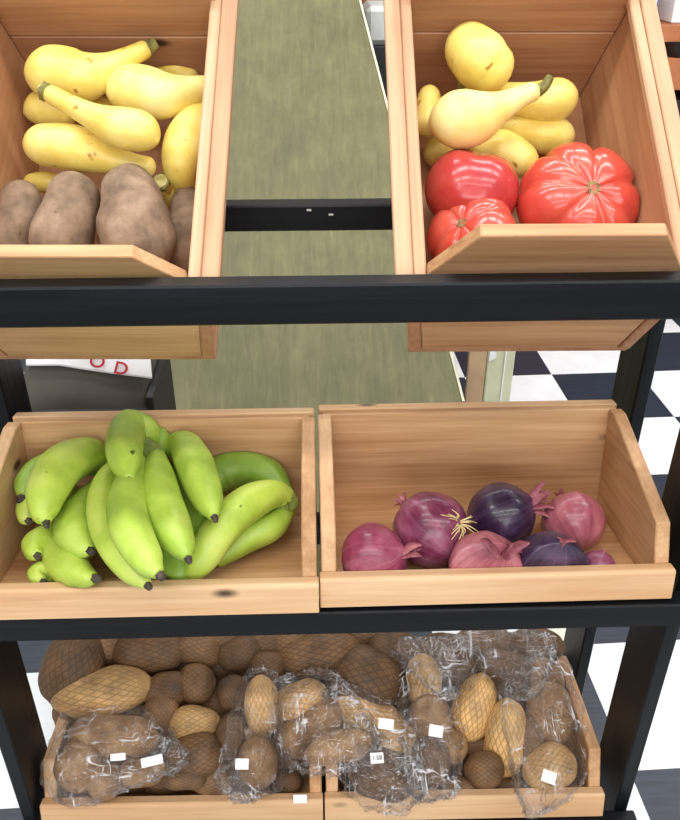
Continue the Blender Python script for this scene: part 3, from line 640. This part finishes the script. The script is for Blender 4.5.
for key, spec in {
    # left crate, back to front
    'a1': (72, 668, 27, 36, -25, NB, 'dark netted potato bulging out at the upper left corner of the heap'),
    'a2': (150, 652, 36, 20, 5, NB, 'long dark potato under the black rail above the left crate, by the corner lump'),
    'a3': (198, 650, 24, 16, -10, NB, 'dark potato under the rail, right of the long dark one at the left'),
    'a4': (102, 692, 47, 23, 9, NG, 'large golden netted potato half inside the left front plastic bag'),
    'a5': (166, 690, 22, 16, 20, NB, 'shaded potato right of the large golden netted one'),
    'a6': (196, 684, 18, 18, 0, NB, 'round dark potato behind the netted pair left of centre'),
    'a7': (163, 712, 16, 17, 0, NB, 'small potato at the right edge of the left front plastic bag'),
    'a8': (194, 724, 24, 17, 4, NG, 'netted potato in the middle of the left crate, upper of a pair'),
    'a9': (196, 757, 26, 21, 0, NB, 'netted potato lower of a pair in the left crate, near the rail'),
    'b1': (114, 736, 42, 21, -4, BP, 'big potato wrapped in the left front plastic bag'),
    'b2': (79, 766, 22, 23, 0, BP, 'round potato at the left end of the front plastic bag'),
    'b3': (104, 781, 16, 16, 0, BP, 'small pale potato resting on the front rail at lower left'),
    'b4': (142, 772, 22, 14, 8, BP, 'little potato beside the pale one on the front rail'),
    'b5': (182, 778, 22, 12, 0, NB, 'dark potato low against the rail of the left crate'),
    'c1': (240, 653, 22, 16, 15, NB, 'potato under the rail above the clear upright bag'),
    'c2': (268, 666, 17, 15, 0, NB, 'small netted potato under the rail, left of the long dark row'),
    'c3': (318, 656, 40, 22, 10, NB, 'long dark potato under the rail at the middle of the rack'),
    'c4': (233, 694, 15, 17, 0, NB, 'small potato in shade above the clear upright bag'),
    'c5': (262, 706, 17, 28, 4, NG, 'upright netted potato standing at the mouth of the clear upright bag'),
    'c6': (230, 736, 14, 21, 0, NB, 'orange tinted potato left of the clear upright bag'),
    'c7': (258, 762, 18, 24, 10, BP, 'potato at the bottom of the clear upright bag'),
    'd1': (303, 704, 25, 22, 30, NG, 'netted potato at the top of the middle plastic bag'),
    'd2': (312, 728, 34, 22, 32, BP, 'smooth potato along the middle plastic bag above the crate gap'),
    'd3': (338, 748, 32, 15, 14, BP, 'flat potato at the bottom of the middle plastic bag', -.03),
    'd4': (366, 680, 34, 30, -20, NB, 'big dark potato behind the golden bagged one, right of centre'),
    'd5': (372, 720, 40, 19, -24, NG, 'golden potato in the slanting bag with a white sticker'),
    'd6': (400, 652, 30, 18, -10, NB, 'potato under the rail right of the middle'),
    'd7': (396, 742, 18, 18, 0, NG, 'potato at the lower end of the slanting bag'),
    'e0': (384, 774, 32, 24, -10, NB, 'netted potato with its own sticker, low in the right crate'),
    # right crate
    'f1': (424, 682, 17, 26, 8, NG, 'potato at the top of the tall bag in the right crate'),
    'f2': (430, 722, 21, 25, 0, BP, 'potato halfway down the tall bag in the right crate'),
    'f3': (430, 762, 19, 23, 0, NB, 'potato at the foot of the tall bag in the right crate'),
    'f4': (451, 746, 14, 16, 0, BP, 'small potato peeping out right of the tall bag'),
    'f5': (456, 664, 18, 18, 0, NB, 'round dark potato under the rail between two right hand bags'),
    'g1': (474, 708, 19, 33, -16, NG, 'upright golden netted potato in the middle of the right crate'),
    'g2': (505, 738, 20, 36, -4, NG, 'tall netted potato beside the bag at the right wall'),
    'g3': (484, 770, 18, 17, 0, NB, 'dark netted potato at the foot of the tall netted one'),
    'g4': (502, 668, 32, 18, -16, NB, 'potato under the crumpled film at the upper right'),
    'g5': (545, 680, 17, 20, 0, BP, 'potato at the top of the bag by the right wall'),
    'g6': (549, 714, 22, 30, 4, BP, 'brown potato in the middle of the bag by the right wall'),
    'g7': (549, 768, 25, 21, 18, NG, 'potato in the sagging end of the bag by the right wall'),
    'g8': (528, 740, 14, 20, 0, NB, 'potato showing between the netted one and the right bag'),
    # second layer, glimpsed through the gaps
    'h1': (130, 668, 30, 18, 0, NB, 'dark potato wedged below the long one, second layer at the left', .03),
    'h2': (178, 668, 24, 17, 30, NB, 'dark potato in the gap under the rail left of centre', .03),
    'h3': (216, 668, 22, 18, -30, NB, 'dark potato deep in the heap under the rail, a third across', .03),
    'h4': (140, 712, 24, 18, 0, NB, 'dark potato deep behind the left front bag', .03),
    'h5': (214, 706, 20, 18, 40, NB, 'shaded potato deep between the netted pair and the orange tinted one', .03),
    'h6': (216, 744, 18, 20, 0, NB, 'shaded potato low between the netted pair and the upright bag', .03),
    'h7': (160, 744, 22, 18, 0, NB, 'shaded potato deep right of the left front bag', .03),
    'h8': (284, 684, 20, 16, 0, NB, 'shaded potato deep between the upright bag and the middle bag', .03),
    'h9': (284, 752, 16, 22, 0, NB, 'shaded potato low between the upright bag and the middle bag', .03),
    'i1': (338, 690, 24, 20, 0, NB, 'shaded potato deep under the long dark one at the middle', .035),
    'i2': (402, 690, 20, 22, 0, NB, 'shaded potato deep left of the tall bag', .03),
    'i3': (404, 722, 16, 20, 0, NB, 'shaded potato low left of the tall bag', .035),
    'i4': (456, 700, 16, 24, 0, NB, 'shaded potato deep right of the tall bag', .035),
    'i5': (462, 770, 16, 16, 0, NB, 'shaded potato low right of the foot of the tall bag', .03),
    'i6': (510, 776, 20, 16, 0, NB, 'shaded potato low beside the sagging bag end', .03),
    'i7': (528, 664, 24, 18, 0, NB, 'shaded potato at the back behind the crumpled film', .02),
    'i8': (520, 706, 18, 22, 0, NB, 'shaded potato deep behind the bag at the right wall', .03),
    'i9': (444, 648, 24, 14, 0, NB, 'dark potato right under the rail above the tall bag', .01),
    'k1': (212, 782, 20, 13, 0, NB, 'dark potato along the rail left of the upright bag', .012),
    'k2': (286, 782, 16, 12, 0, NB, 'shaded potato in the right front corner of the left bottom crate', .03),
    'k3': (166, 780, 22, 14, 0, NB, 'dark potato low behind the little one on the front rail', .03),
    'k4': (350, 786, 14, 12, 0, NB, 'shaded potato in the left front corner of the right bottom crate', .045),
    'k5': (462, 790, 18, 12, 0, NB, 'shaded potato along the rail right of the tall bag', .012),
    'k6': (508, 790, 20, 12, 0, NB, 'shaded potato along the rail left of the sagging bag end', .02),
    'k7': (86, 712, 30, 22, 0, NB, 'shaded potato behind the large golden netted one at the left wall', .035),
    'k8': (568, 740, 12, 24, 0, NB, 'shaded potato against the right wall behind the bag', .02),
    'k9': (352, 716, 22, 20, 0, NB, 'shaded potato behind the slanting bag', .035),
    'j3': (262, 644, 22, 15, 0, NB, 'dark potato right under the rail above the clear upright bag', .005),
    'j4': (486, 645, 30, 17, 0, NB, 'dark potato right under the rail, left of the crumpled film', .005),
    'j5': (536, 646, 26, 17, 0, NB, 'dark potato right under the rail at the far right of the heap', .005),
    'j6': (222, 642, 22, 14, 0, NB, 'dark potato right under the rail, a third across from the left', .008),
    'j7': (288, 642, 24, 16, 0, NB, 'dark potato right under the rail, left of the long dark one at the middle', .006),
    'j1': (356, 640, 30, 16, 0, NB, 'dark potato right under the rail at the middle', .02),
    'j2': (100, 648, 30, 18, 0, NB, 'dark potato right under the rail near the left corner', .01),
}.items():
    POT[key] = bpot(*spec)
# crumpled clear bags around them
def bag(keys, tails, label, stick=(), seed=0, infl=.009, gather=None):
    pts = []
    for k in keys:
        o, c, ax, h, r = POT[k]
        for v_ in o.data.vertices: pts.append(o.location + v_.co + (v_.co + o.location - c).normalized() * infl)
    for (px, py, rpx, dy) in tails:
        c = bot(px, py, dy); r = rpx * depth(c) / F
        for i in range(14):
            a = 6.2832 * i / 14; pts.append(c + CX * r * math.cos(a) + CY * r * math.sin(a) * .45 + CZ * r * .3 * math.sin(3 * a))
    cen = sum(pts, Vector()) / len(pts); tl = bot(*tails[0][:2], tails[0][3])
    bm = bmesh.new()
    for p_ in pts: bm.verts.new(p_)
    res = bmesh.ops.convex_hull(bm, input=bm.verts)
    bmesh.ops.delete(bm, geom=[g_ for g_ in set(res['geom_interior']) | set(res['geom_unused']) if isinstance(g_, bmesh.types.BMVert)], context='VERTS')
    bmesh.ops.remove_doubles(bm, verts=bm.verts, dist=.003)
    for _ in range(4):
        lo = [e for e in bm.edges if e.calc_length() > .0055]
        if not lo: break
        bmesh.ops.subdivide_edges(bm, edges=lo, cuts=1, use_grid_fill=False)
        bmesh.ops.triangulate(bm, faces=bm.faces)
    for _ in range(2): bmesh.ops.smooth_vert(bm, verts=bm.verts, factor=.4, use_axis_x=True, use_axis_y=True, use_axis_z=True)
    bm.normal_update()
    off = Vector((seed * 3.1, 1.7 * seed, 0))
    for v_ in bm.verts:
        w_ = v_.co * 34; w_.y *= .5
        ridge = 1 - abs(noise.noise(w_ + off)) * 2
        ridge2 = 1 - abs(noise.noise(v_.co * 85 + off)) * 2
        dr = v_.co - tl; fan = 0
        if dr.length > 1e-4: dr.normalize(); fan = max(0, 1 - abs(noise.noise(dr * 7 + off)) * 2.4) ** 2
        v_.co += v_.normal * (.0040 * max(0, ridge) ** 3 + .0022 * ridge2 + .0075 * fan)
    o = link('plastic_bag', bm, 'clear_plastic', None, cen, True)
    tag(o, label, 'bag', 'clear plastic bags of potatoes on the bottom tier')
    for (px, py, w_, h_, ang, dy) in stick:
        c = bot(px, py, dy); s_ = depth(c) / F; a = R(ang)
        ux = CX * math.cos(a) + CY * math.sin(a); uy = (CY * math.cos(a) - CX * math.sin(a)); nn = (CZ * .8 + Vector((0, -.2, .6))).normalized()
        uy = nn.cross(ux).normalized()
        b2 = bmesh.new(); t_ = [c + ux * (i * w_ / 2 * s_) + uy * (j * h_ / 2 * s_ * 1.1) for i, j in ((-1, -1), (1, -1), (1, 1), (-1, 1))]
        vs = [b2.verts.new(p_) for p_ in t_]; vt = [b2.verts.new(p_ + nn * .0006) for p_ in t_]
        b2.faces.new(vs[::-1]); b2.faces.new(vt)
        for i in range(4): b2.faces.new((vs[i], vs[(i + 1) % 4], vt[(i + 1) % 4], vt[i]))
        child('price_sticker', b2, 'sticker', o, False)
    return o
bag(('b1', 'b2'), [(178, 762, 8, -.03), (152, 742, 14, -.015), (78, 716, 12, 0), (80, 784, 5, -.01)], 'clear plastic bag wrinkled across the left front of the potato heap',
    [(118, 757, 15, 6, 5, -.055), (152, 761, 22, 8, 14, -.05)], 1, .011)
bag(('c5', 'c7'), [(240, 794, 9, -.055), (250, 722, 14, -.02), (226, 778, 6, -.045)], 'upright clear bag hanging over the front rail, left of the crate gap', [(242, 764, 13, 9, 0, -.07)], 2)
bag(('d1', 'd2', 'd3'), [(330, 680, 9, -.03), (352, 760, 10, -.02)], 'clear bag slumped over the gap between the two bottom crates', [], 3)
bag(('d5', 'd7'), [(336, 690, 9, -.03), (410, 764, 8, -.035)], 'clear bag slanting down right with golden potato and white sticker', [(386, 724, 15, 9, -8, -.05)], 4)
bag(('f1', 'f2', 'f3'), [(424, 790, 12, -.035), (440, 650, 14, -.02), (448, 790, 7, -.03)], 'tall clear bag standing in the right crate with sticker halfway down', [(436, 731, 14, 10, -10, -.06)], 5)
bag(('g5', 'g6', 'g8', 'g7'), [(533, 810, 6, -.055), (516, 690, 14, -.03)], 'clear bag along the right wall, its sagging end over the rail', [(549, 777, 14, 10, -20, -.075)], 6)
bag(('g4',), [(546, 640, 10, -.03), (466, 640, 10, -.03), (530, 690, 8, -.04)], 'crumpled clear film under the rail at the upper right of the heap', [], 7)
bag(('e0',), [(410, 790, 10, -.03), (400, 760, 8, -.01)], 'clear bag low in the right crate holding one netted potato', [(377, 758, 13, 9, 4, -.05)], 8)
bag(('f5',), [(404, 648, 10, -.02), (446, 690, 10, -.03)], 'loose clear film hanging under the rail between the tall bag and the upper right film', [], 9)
b8 = [o for o in bpy.data.objects if o.name.startswith('plastic_bag') and 'one netted potato' in o.get('label', '')][0]
st8 = [o for o in bpy.data.objects if o.parent == b8][0]; vv = [b8.location + v_.co for v_ in st8.data.vertices]
STK = (sum(vv, Vector()) / len(vv), (vv[1] - vv[0]).normalized(), (vv[3] - vv[0]).length, b8)
# sticker on the front rail of the bottom left crate
c = at_y(300, 803, cr_pl.location.y); lc = M_of(cr_pl).inverted() @ c
link('price_sticker', B(lc.x - .010, lc.x + .010, -.0012, -.0002, lc.z - .0075, lc.z + .0075, bev=0), 'sticker', cr_pl)

# ------------------------------------------------------------------ things behind the rack
# leaning green board
SL = R(40); y0 = 1.70; z0 = at_y(464, 403, y0).z
bn = Vector((0, -math.sin(SL), math.cos(SL)))
def on_board(px, py):
    o = Vector((0, y0, z0)); r = ray(px, py); return CP + r * ((o - CP).dot(bn) / r.dot(bn))
pa, pb = on_board(464, 403), on_board(360, 0); ed = (pb - pa).normalized()
foot = pa + ed * ((0.003 - pa.z) / ed.z); top = pa + ed * ((1.40 - pa.z) / ed.z); wv = Vector((-.86, 0, 0))
th = -bn * .018
quad = [foot, top, top + wv, foot + wv]
bm = bmesh.new(); v0 = [bm.verts.new(p_) for p_ in quad]; v1 = [bm.verts.new(p_ + th + Vector((0, 0, .0))) for p_ in quad]
bm.faces.new(v0); bm.faces.new(v1[::-1])
for i in range(4): bm.faces.new((v0[i], v0[(i + 1) % 4], v1[(i + 1) % 4], v1[i]))
lift = min(v_.co.z for v_ in bm.verts); bmesh.ops.translate(bm, verts=bm.verts, vec=(0, 0, max(0, .001 - lift)))
gb = link('green_board', bm, 'green_paint', None, foot + wv * .5, False); tag(gb, 'large board with worn olive green paint, leaning back behind the black rack', 'board')
ep = bmesh.new()
for k in range(40):
    pass
e0, e1 = pa + ed * .0, top
w2 = .006
vs = [e0 + bn * .0125, e1 + bn * .0125, e1 + bn * .0125 + Vector((-w2, 0, 0)), e0 + bn * .0125 + Vector((-w2, 0, 0))]
lo = [p_ - bn * .002 for p_ in vs]; a_ = [ep.verts.new(p_) for p_ in vs]; b2_ = [ep.verts.new(p_) for p_ in lo]
ep.faces.new(a_); ep.faces.new(b2_[::-1])
for i in range(4): ep.faces.new((a_[i], a_[(i + 1) % 4], b2_[(i + 1) % 4], b2_[i]))
child('bare_edge', ep, 'board_edge', gb, False)
# brown shelf unit at the back
SY = top.y + .03
sh = thing('wooden_shelf', (.75, SY, 0), 'orange brown wooden shelf unit at the back behind the leaning green board', 'shelf')
for x in (-1.5, 0.02, 1.2): link('upright', B(x, x + .03, 0, .45, 0, 1.45, bev=.002), 'brown_board', sh)
link('back_panel', B(-1.47, 1.2, .43, .45, 0, 1.45, bev=.002), 'brown_board', sh)
ZS = [.12, at_y(676, 58, SY).z, at_y(676, 25, SY).z]
for z, t_ in zip(ZS, (.02, ZS[1] - at_y(676, 90, SY).z, ZS[2] - at_y(676, 42, SY).z)): link('shelf_board', B(-1.47, 1.2, -.005, .43, z - t_, z, bev=.002), 'brown_board', sh)
link('top_board', B(-1.5, 1.23, -.005, .45, 1.45, 1.47, bev=.002), 'brown_board', sh)
def shelf_item(name, px0, px1, pt, pb_, yy, d, mat, label, cat, bev=.004):
    p0 = at_y(px0, pb_, yy); p1 = at_y(px1, pt, yy)
    return tag(link(name, B(p0.x, p1.x, yy, yy + d, p0.z, p1.z, bev=bev), mat, None, Vector(((p0.x + p1.x) / 2, yy + d / 2, p0.z))), label, cat)
def z_item(name, px0, px1, pt, z, yy, d, mat, label, cat, bev=.004):
    p0 = at_y(px0, 20, yy); p1 = at_y(px1, pt, yy)
    return tag(link(name, B(p0.x, p1.x, yy, yy + d, z + .001, p1.z, bev=bev), mat, None, Vector(((p0.x + p1.x) / 2, yy + d / 2, z))), label, cat)
bxa = z_item('carton', 642, 670, -60, ZS[2], SY + .02, .25, 'white_paper', 'white carton with a blue printed patch on the brown shelf', 'box')
p0 = at_y(655, 15, SY + .019); p1 = at_y(664, -30, SY + .019)
b2 = B(p0.x, p1.x, SY + .0185, SY + .0205, p0.z, p1.z, bev=0); child('blue_print', b2, 'blue_print', bxa, False)
z_item('carton', 672, 720, -60, ZS[2], SY + .04, .25, 'white_paper', 'plain white carton at the top right on the brown shelf', 'box')
pn = thing('frying_pan', at_y(690, 57, SY + .1), 'black pan lying on the brown shelf below the white cartons', 'pan')
pn.location.z = ZS[1] + .001
bm = bmesh.new(); bmesh.ops.create_cone(bm, cap_ends=True, segments=40, radius1=.13, radius2=.16, depth=.05); bmesh.ops.translate(bm, verts=bm.verts, vec=(0, 0, .025)); bmesh.ops.delete(bm, geom=[f_ for f_ in bm.faces if len(f_.verts) > 4 and f_.calc_center_median().z > .04], context='FACES'); 
po = link('pan_body', bm, 'black_pan', pn, None, False); sd = po.modifiers.new('s', 'SOLIDIFY'); sd.thickness = .004
link('handle', sweep([(-.15, -.0, .035), (-.24, -.02, .05), (-.33, -.04, .055)], [.012, .011, .013], 10, 4), 'black_pan', pn, None, True)
z_item('black_tray', 672, 760, 100, .12, SY - .0, .3, 'black_pan', 'black box low on the brown shelf at the right edge', 'box') if at_y(676, 100, SY).z > .13 else None
bz = at_y(380, 46, SY - .30).z
tag(link('black_bin', B(at_y(372, 46, SY - .3).x, at_y(430, 46, SY - .3).x, SY - .30, SY - .02, 0, bz, bev=.004), 'black_plastic', None, Vector((.3, SY - .2, 0))), 'tall black bin standing right of the top of the green board', 'bin')
z_item('wrapped_pack', 366, 420, 6, bz, SY - .29, .25, 'grey_film', 'pale grey wrapped pack on the black bin beside the green board', 'pack', .015)
# black tub at the left with a grey sack and printed sheet
TY = 1.095; tr_ = at_y(151, 385, TY); tx1 = tr_.x; tx0 = -.478; tz = at_y(120, 366, TY + .02).z + .0
tub = thing('black_tub', ((tx0 + tx1) / 2, TY, 0), 'black tub on the floor behind the banana crate, at the left', 'tub')
hw = (tx1 - tx0) / 2; TD = .17; tz = .70
link('base_panel', B(-hw, hw, 0, TD, 0, .015), 'black_plastic', tub)
for a in ((-hw, -hw + .012, 0, TD), (hw - .012, hw, 0, TD)): link('wall_panel', B(*a, .015, tz), 'black_plastic', tub)
link('wall_panel', B(-hw + .012, hw - .012, 0, .012, .015, at_y(100, 412, TY).z), 'black_plastic', tub)
link('wall_panel', B(-hw + .012, hw - .012, TD - .012, TD, .015, tz), 'black_plastic', tub)
def slab(pix, y, thick, mat, name, label, cat, bulge=0., zc=None):
    P = [at_y(a, b_, y + (yy if yy else 0)) for a, b_, yy in pix]; bm = bmesh.new()
    top_ = [bm.verts.new(p_) for p_ in P]; bot_ = [bm.verts.new(p_ - Vector((0, -thick, thick * .5))) for p_ in P]
    bm.faces.new(top_); bm.faces.new(bot_[::-1]); n = len(P)
    for i in range(n): bm.faces.new((top_[i], top_[(i + 1) % n], bot_[(i + 1) % n], bot_[i]))
    bmesh.ops.triangulate(bm, faces=bm.faces)
    o = link(name, bm, mat, None, sum(P, Vector()) / n); tag(o, label, cat); return o
gx = tx0 + .016
# grey sack: a slumped body filling the tub, its folded edge lower on the right
bm = bmesh.new(); nx, ny = 24, 10; grid = []
for j in range(ny + 1):
    row = []
    for i in range(nx + 1):
        u, w_ = i / nx, j / ny; x = gx + u * (tx1 - tx0 - .032); y = TY + .016 + w_ * (TD - .034)
        zt = at_y(100, 404 + 3 * u, TY + .016).z; z = zt + w_ * .155 + .010 * noise.noise(Vector((x * 9, y * 9, 3))) - .02 * abs(u - .5) * w_
        row.append(bm.verts.new((x, y, z)))
    grid.append(row)
for j in range(ny):
    for i in range(nx): bm.faces.new((grid[j][i], grid[j][i + 1], grid[j + 1][i + 1], grid[j + 1][i]))
rb = [[bm.verts.new((v_.co.x, v_.co.y, .02)) for v_ in (row[0], row[-1])] for row in (grid[0], grid[-1])]
bm.faces.new((rb[0][0], rb[0][1], *[v_ for v_ in grid[0][::-1]])); bm.faces.new((rb[1][1], rb[1][0], *grid[-1])); bm.faces.new((rb[0][0], *[r_[0] for r_ in grid], rb[1][0])); bm.faces.new((rb[0][1], rb[1][1], *[r_[-1] for r_ in grid[::-1]])); bm.faces.new((rb[0][0], rb[1][0], rb[1][1], rb[0][1]))
gs = link('paper_sack', bm, 'grey_paper', None, Vector((gx + .2, TY + .15, .02)), True); tag(gs, 'dark grey paper sack slumped inside the black tub', 'sack')
def sack_z(x, y): 
    u = (x - gx) / (tx1 - tx0 - .032); w_ = (y - TY - .016) / (TD - .034); zt = at_y(100, 404 + 3 * u, TY + .016).z
    return zt + w_ * .155
SM = Matrix.Identity(4)
def on_sack(px, py, h=.012):
    lo_, hi_ = TY + .016, TY + TD - .016
    for k in range(400):
        y = lo_ + (hi_ - lo_) * k / 399; p_ = at_y(px, py, y)
        if p_.z <= sack_z(p_.x, y) + h: return p_
    return p_
ps = [on_sack(*q_) for q_ in ((26, 364), (60, 364), (84, 368), (112, 372), (152, 377), (150, 352), (90, 348), (26, 346))]
bm = bmesh.new(); a_ = [bm.verts.new(p_) for p_ in ps]; b2_ = [bm.verts.new(p_ - Vector((0, 0, .003))) for p_ in ps]
bm.faces.new(a_); bm.faces.new(b2_[::-1])
for i in range(8): bm.faces.new((a_[i], a_[(i + 1) % 8], b2_[(i + 1) % 8], b2_[i]))
bmesh.ops.triangulate(bm, faces=bm.faces)
wsx = link('paper_sheet', bm, 'white_paper', None, sum(ps, Vector()) / 8); tag(wsx, 'white printed sheet with red letters lying on the grey sack in the tub', 'paper')
def text(name, body, size, mat, M4, parent=None, ext=.0004):
    cu = bpy.data.curves.new(name, 'FONT'); cu.body = body; cu.size = size; cu.extrude = ext; cu.offset = size * .012; cu.align_x = 'CENTER'; cu.align_y = 'CENTER'
    to = bpy.data.objects.new(name, cu); dg = bpy.context.evaluated_depsgraph_get()
    COL.objects.link(to); bpy.context.view_layer.update(); me = bpy.data.meshes.new_from_object(to.evaluated_get(bpy.context.evaluated_depsgraph_get())); bpy.data.objects.remove(to)
    me.materials.clear(); me.materials.append(MATS[mat]); o = bpy.data.objects.new(name, me); COL.objects.link(o)
    me.transform(M4)
    if parent: o.parent = parent; me.transform(Matrix.Translation(-parent.location))
    return o
def text_frame(c, ux, nn):
    uy = nn.cross(ux).normalized(); nn = ux.cross(uy)
    return Matrix((( *[ux.x, uy.x, nn.x], c.x), (ux.y, uy.y, nn.y, c.y), (ux.z, uy.z, nn.z, c.z), (0, 0, 0, 1)))
for ch, px, py in (('O', 97, 362), ('D', 121, 369), ('I', 82, 352)):
    c = on_sack(px, py, .018); nn = Vector((0, -.62, .78)); a = R(-14)
    text('red_letter', ch, .030, 'red_ink', text_frame(c, Vector((math.cos(a), 0, math.sin(a))), nn), wsx)
sc_, sx_, sh_, sb_ = STK; sn_ = (CZ * .8 + Vector((0, -.2, .6))).normalized()
t8 = text('sticker_price', '1.58', sh_ * .62, 'dark_ink', text_frame(sc_ + sn_ * .0008, sx_, sn_), sb_, .0002); t8.parent = st8
# pale carton with tan flap at right of the board
CYY = 1.86
pl_, pr_ = at_y(486, 375, CYY), at_y(513, 375, CYY)
cw = pr_.x - pl_.x
ct = thing('carton', ((pl_.x + pr_.x) / 2, CYY, 0), 'tall narrow cream carton with a tan flap standing right of the green board', 'box')
link('carton_body', B(-cw / 2, cw / 2, 0, .10, 0, .80, bev=.003), 'cream_card', ct)
link('tan_flap', B(-cw / 2 - .048, -cw / 2 - .001, .004, .02, .0, .80, bev=.002), 'tan_card', ct)
link('white_string', tube([(cw * .12, -.003, .80), (cw * .13, -.004, .5), (cw * .12, -.003, .05)], [.0022] * 3, 6, 6), 'white_paper', ct, None, True)
link('torn_paper', prism([(-cw / 2 - .03, .435), (-cw / 2 - .01, .44), (-cw / 2 + .015, .43), (-cw / 2 + .02, .37), (-cw / 2 + .004, .36), (-cw / 2 + .002, .415)], 1, -.004, -.0005, 0), 'white_paper', ct)
# round tin with a lettered lid behind the bottom right crate
tc = at_y(562, 640, 1.09); tin = thing('round_tin', (tc.x, 1.09, 0), 'round tin with a white lettered lid on the floor behind the bottom right crate', 'tin')
rt = .052; zt = at_y(566, 640, 1.085).z
bm = disc(Vector((0, 0, zt / 2)), Vector((0, 0, 1)), rt, zt - .002, 40); link('tin_body', bm, 'tin_side', tin)
bm = disc(Vector((0, 0, zt + .001)), Vector((0, 0, 1)), rt * .93, .004, 40); lid = link('lid_label', bm, 'label_white', tin)
for k, ch in enumerate('LIEN'):
    a = R(-100 + 26 * k); c = Vector((math.cos(a) * rt * .62, math.sin(a) * rt * .62, zt + .0032)); b_ = a + R(90)
    text('lid_lettering', ch, .026, 'dark_ink', text_frame(c, Vector((math.cos(b_), math.sin(b_), 0)), Vector((0, 0, 1))), None).parent = lid

# ------------------------------------------------------------------ light: shop ceiling lamps and ambient
def area(name, loc, sx, sy, e, col=(1, 1, 1), rot=(0, 0, 0)):
    l = bpy.data.lights.new(name, 'AREA'); l.shape = 'RECTANGLE'; l.size = sx; l.size_y = sy; l.energy = e; l.color = col
    o = bpy.data.objects.new(name, l); COL.objects.link(o); o.location = loc; o.rotation_euler = rot
for x in (-1.5, -.3, .9, 2.1):
    for y, e in ((-1.7, 12), (-.5, 12.5), (.7, 13), (1.9, 11), (3.1, 9)):
        area('ceiling_lamp', (x, y, 2.9), 1.0, .22, e, (1, .985, .96))
area('front_fill', (.2, -3.6, 2.0), 3.6, 1.5, 75, (1, 1, 1), (R(80), 0, 0))  # added fill behind the camera: brightens crate fronts, reflects in the bags
w = bpy.data.worlds.new('world'); SC.world = w; w.use_nodes = True
w.node_tree.nodes['Background'].inputs[0].default_value = (.93, .96, 1, 1); w.node_tree.nodes['Background'].inputs[1].default_value = .40
SC.view_settings.view_transform = 'Standard'; SC.view_settings.look = 'None'; SC.view_settings.gamma = 1; SC.view_settings.exposure = .09
SC.view_settings.use_curve_mapping = False
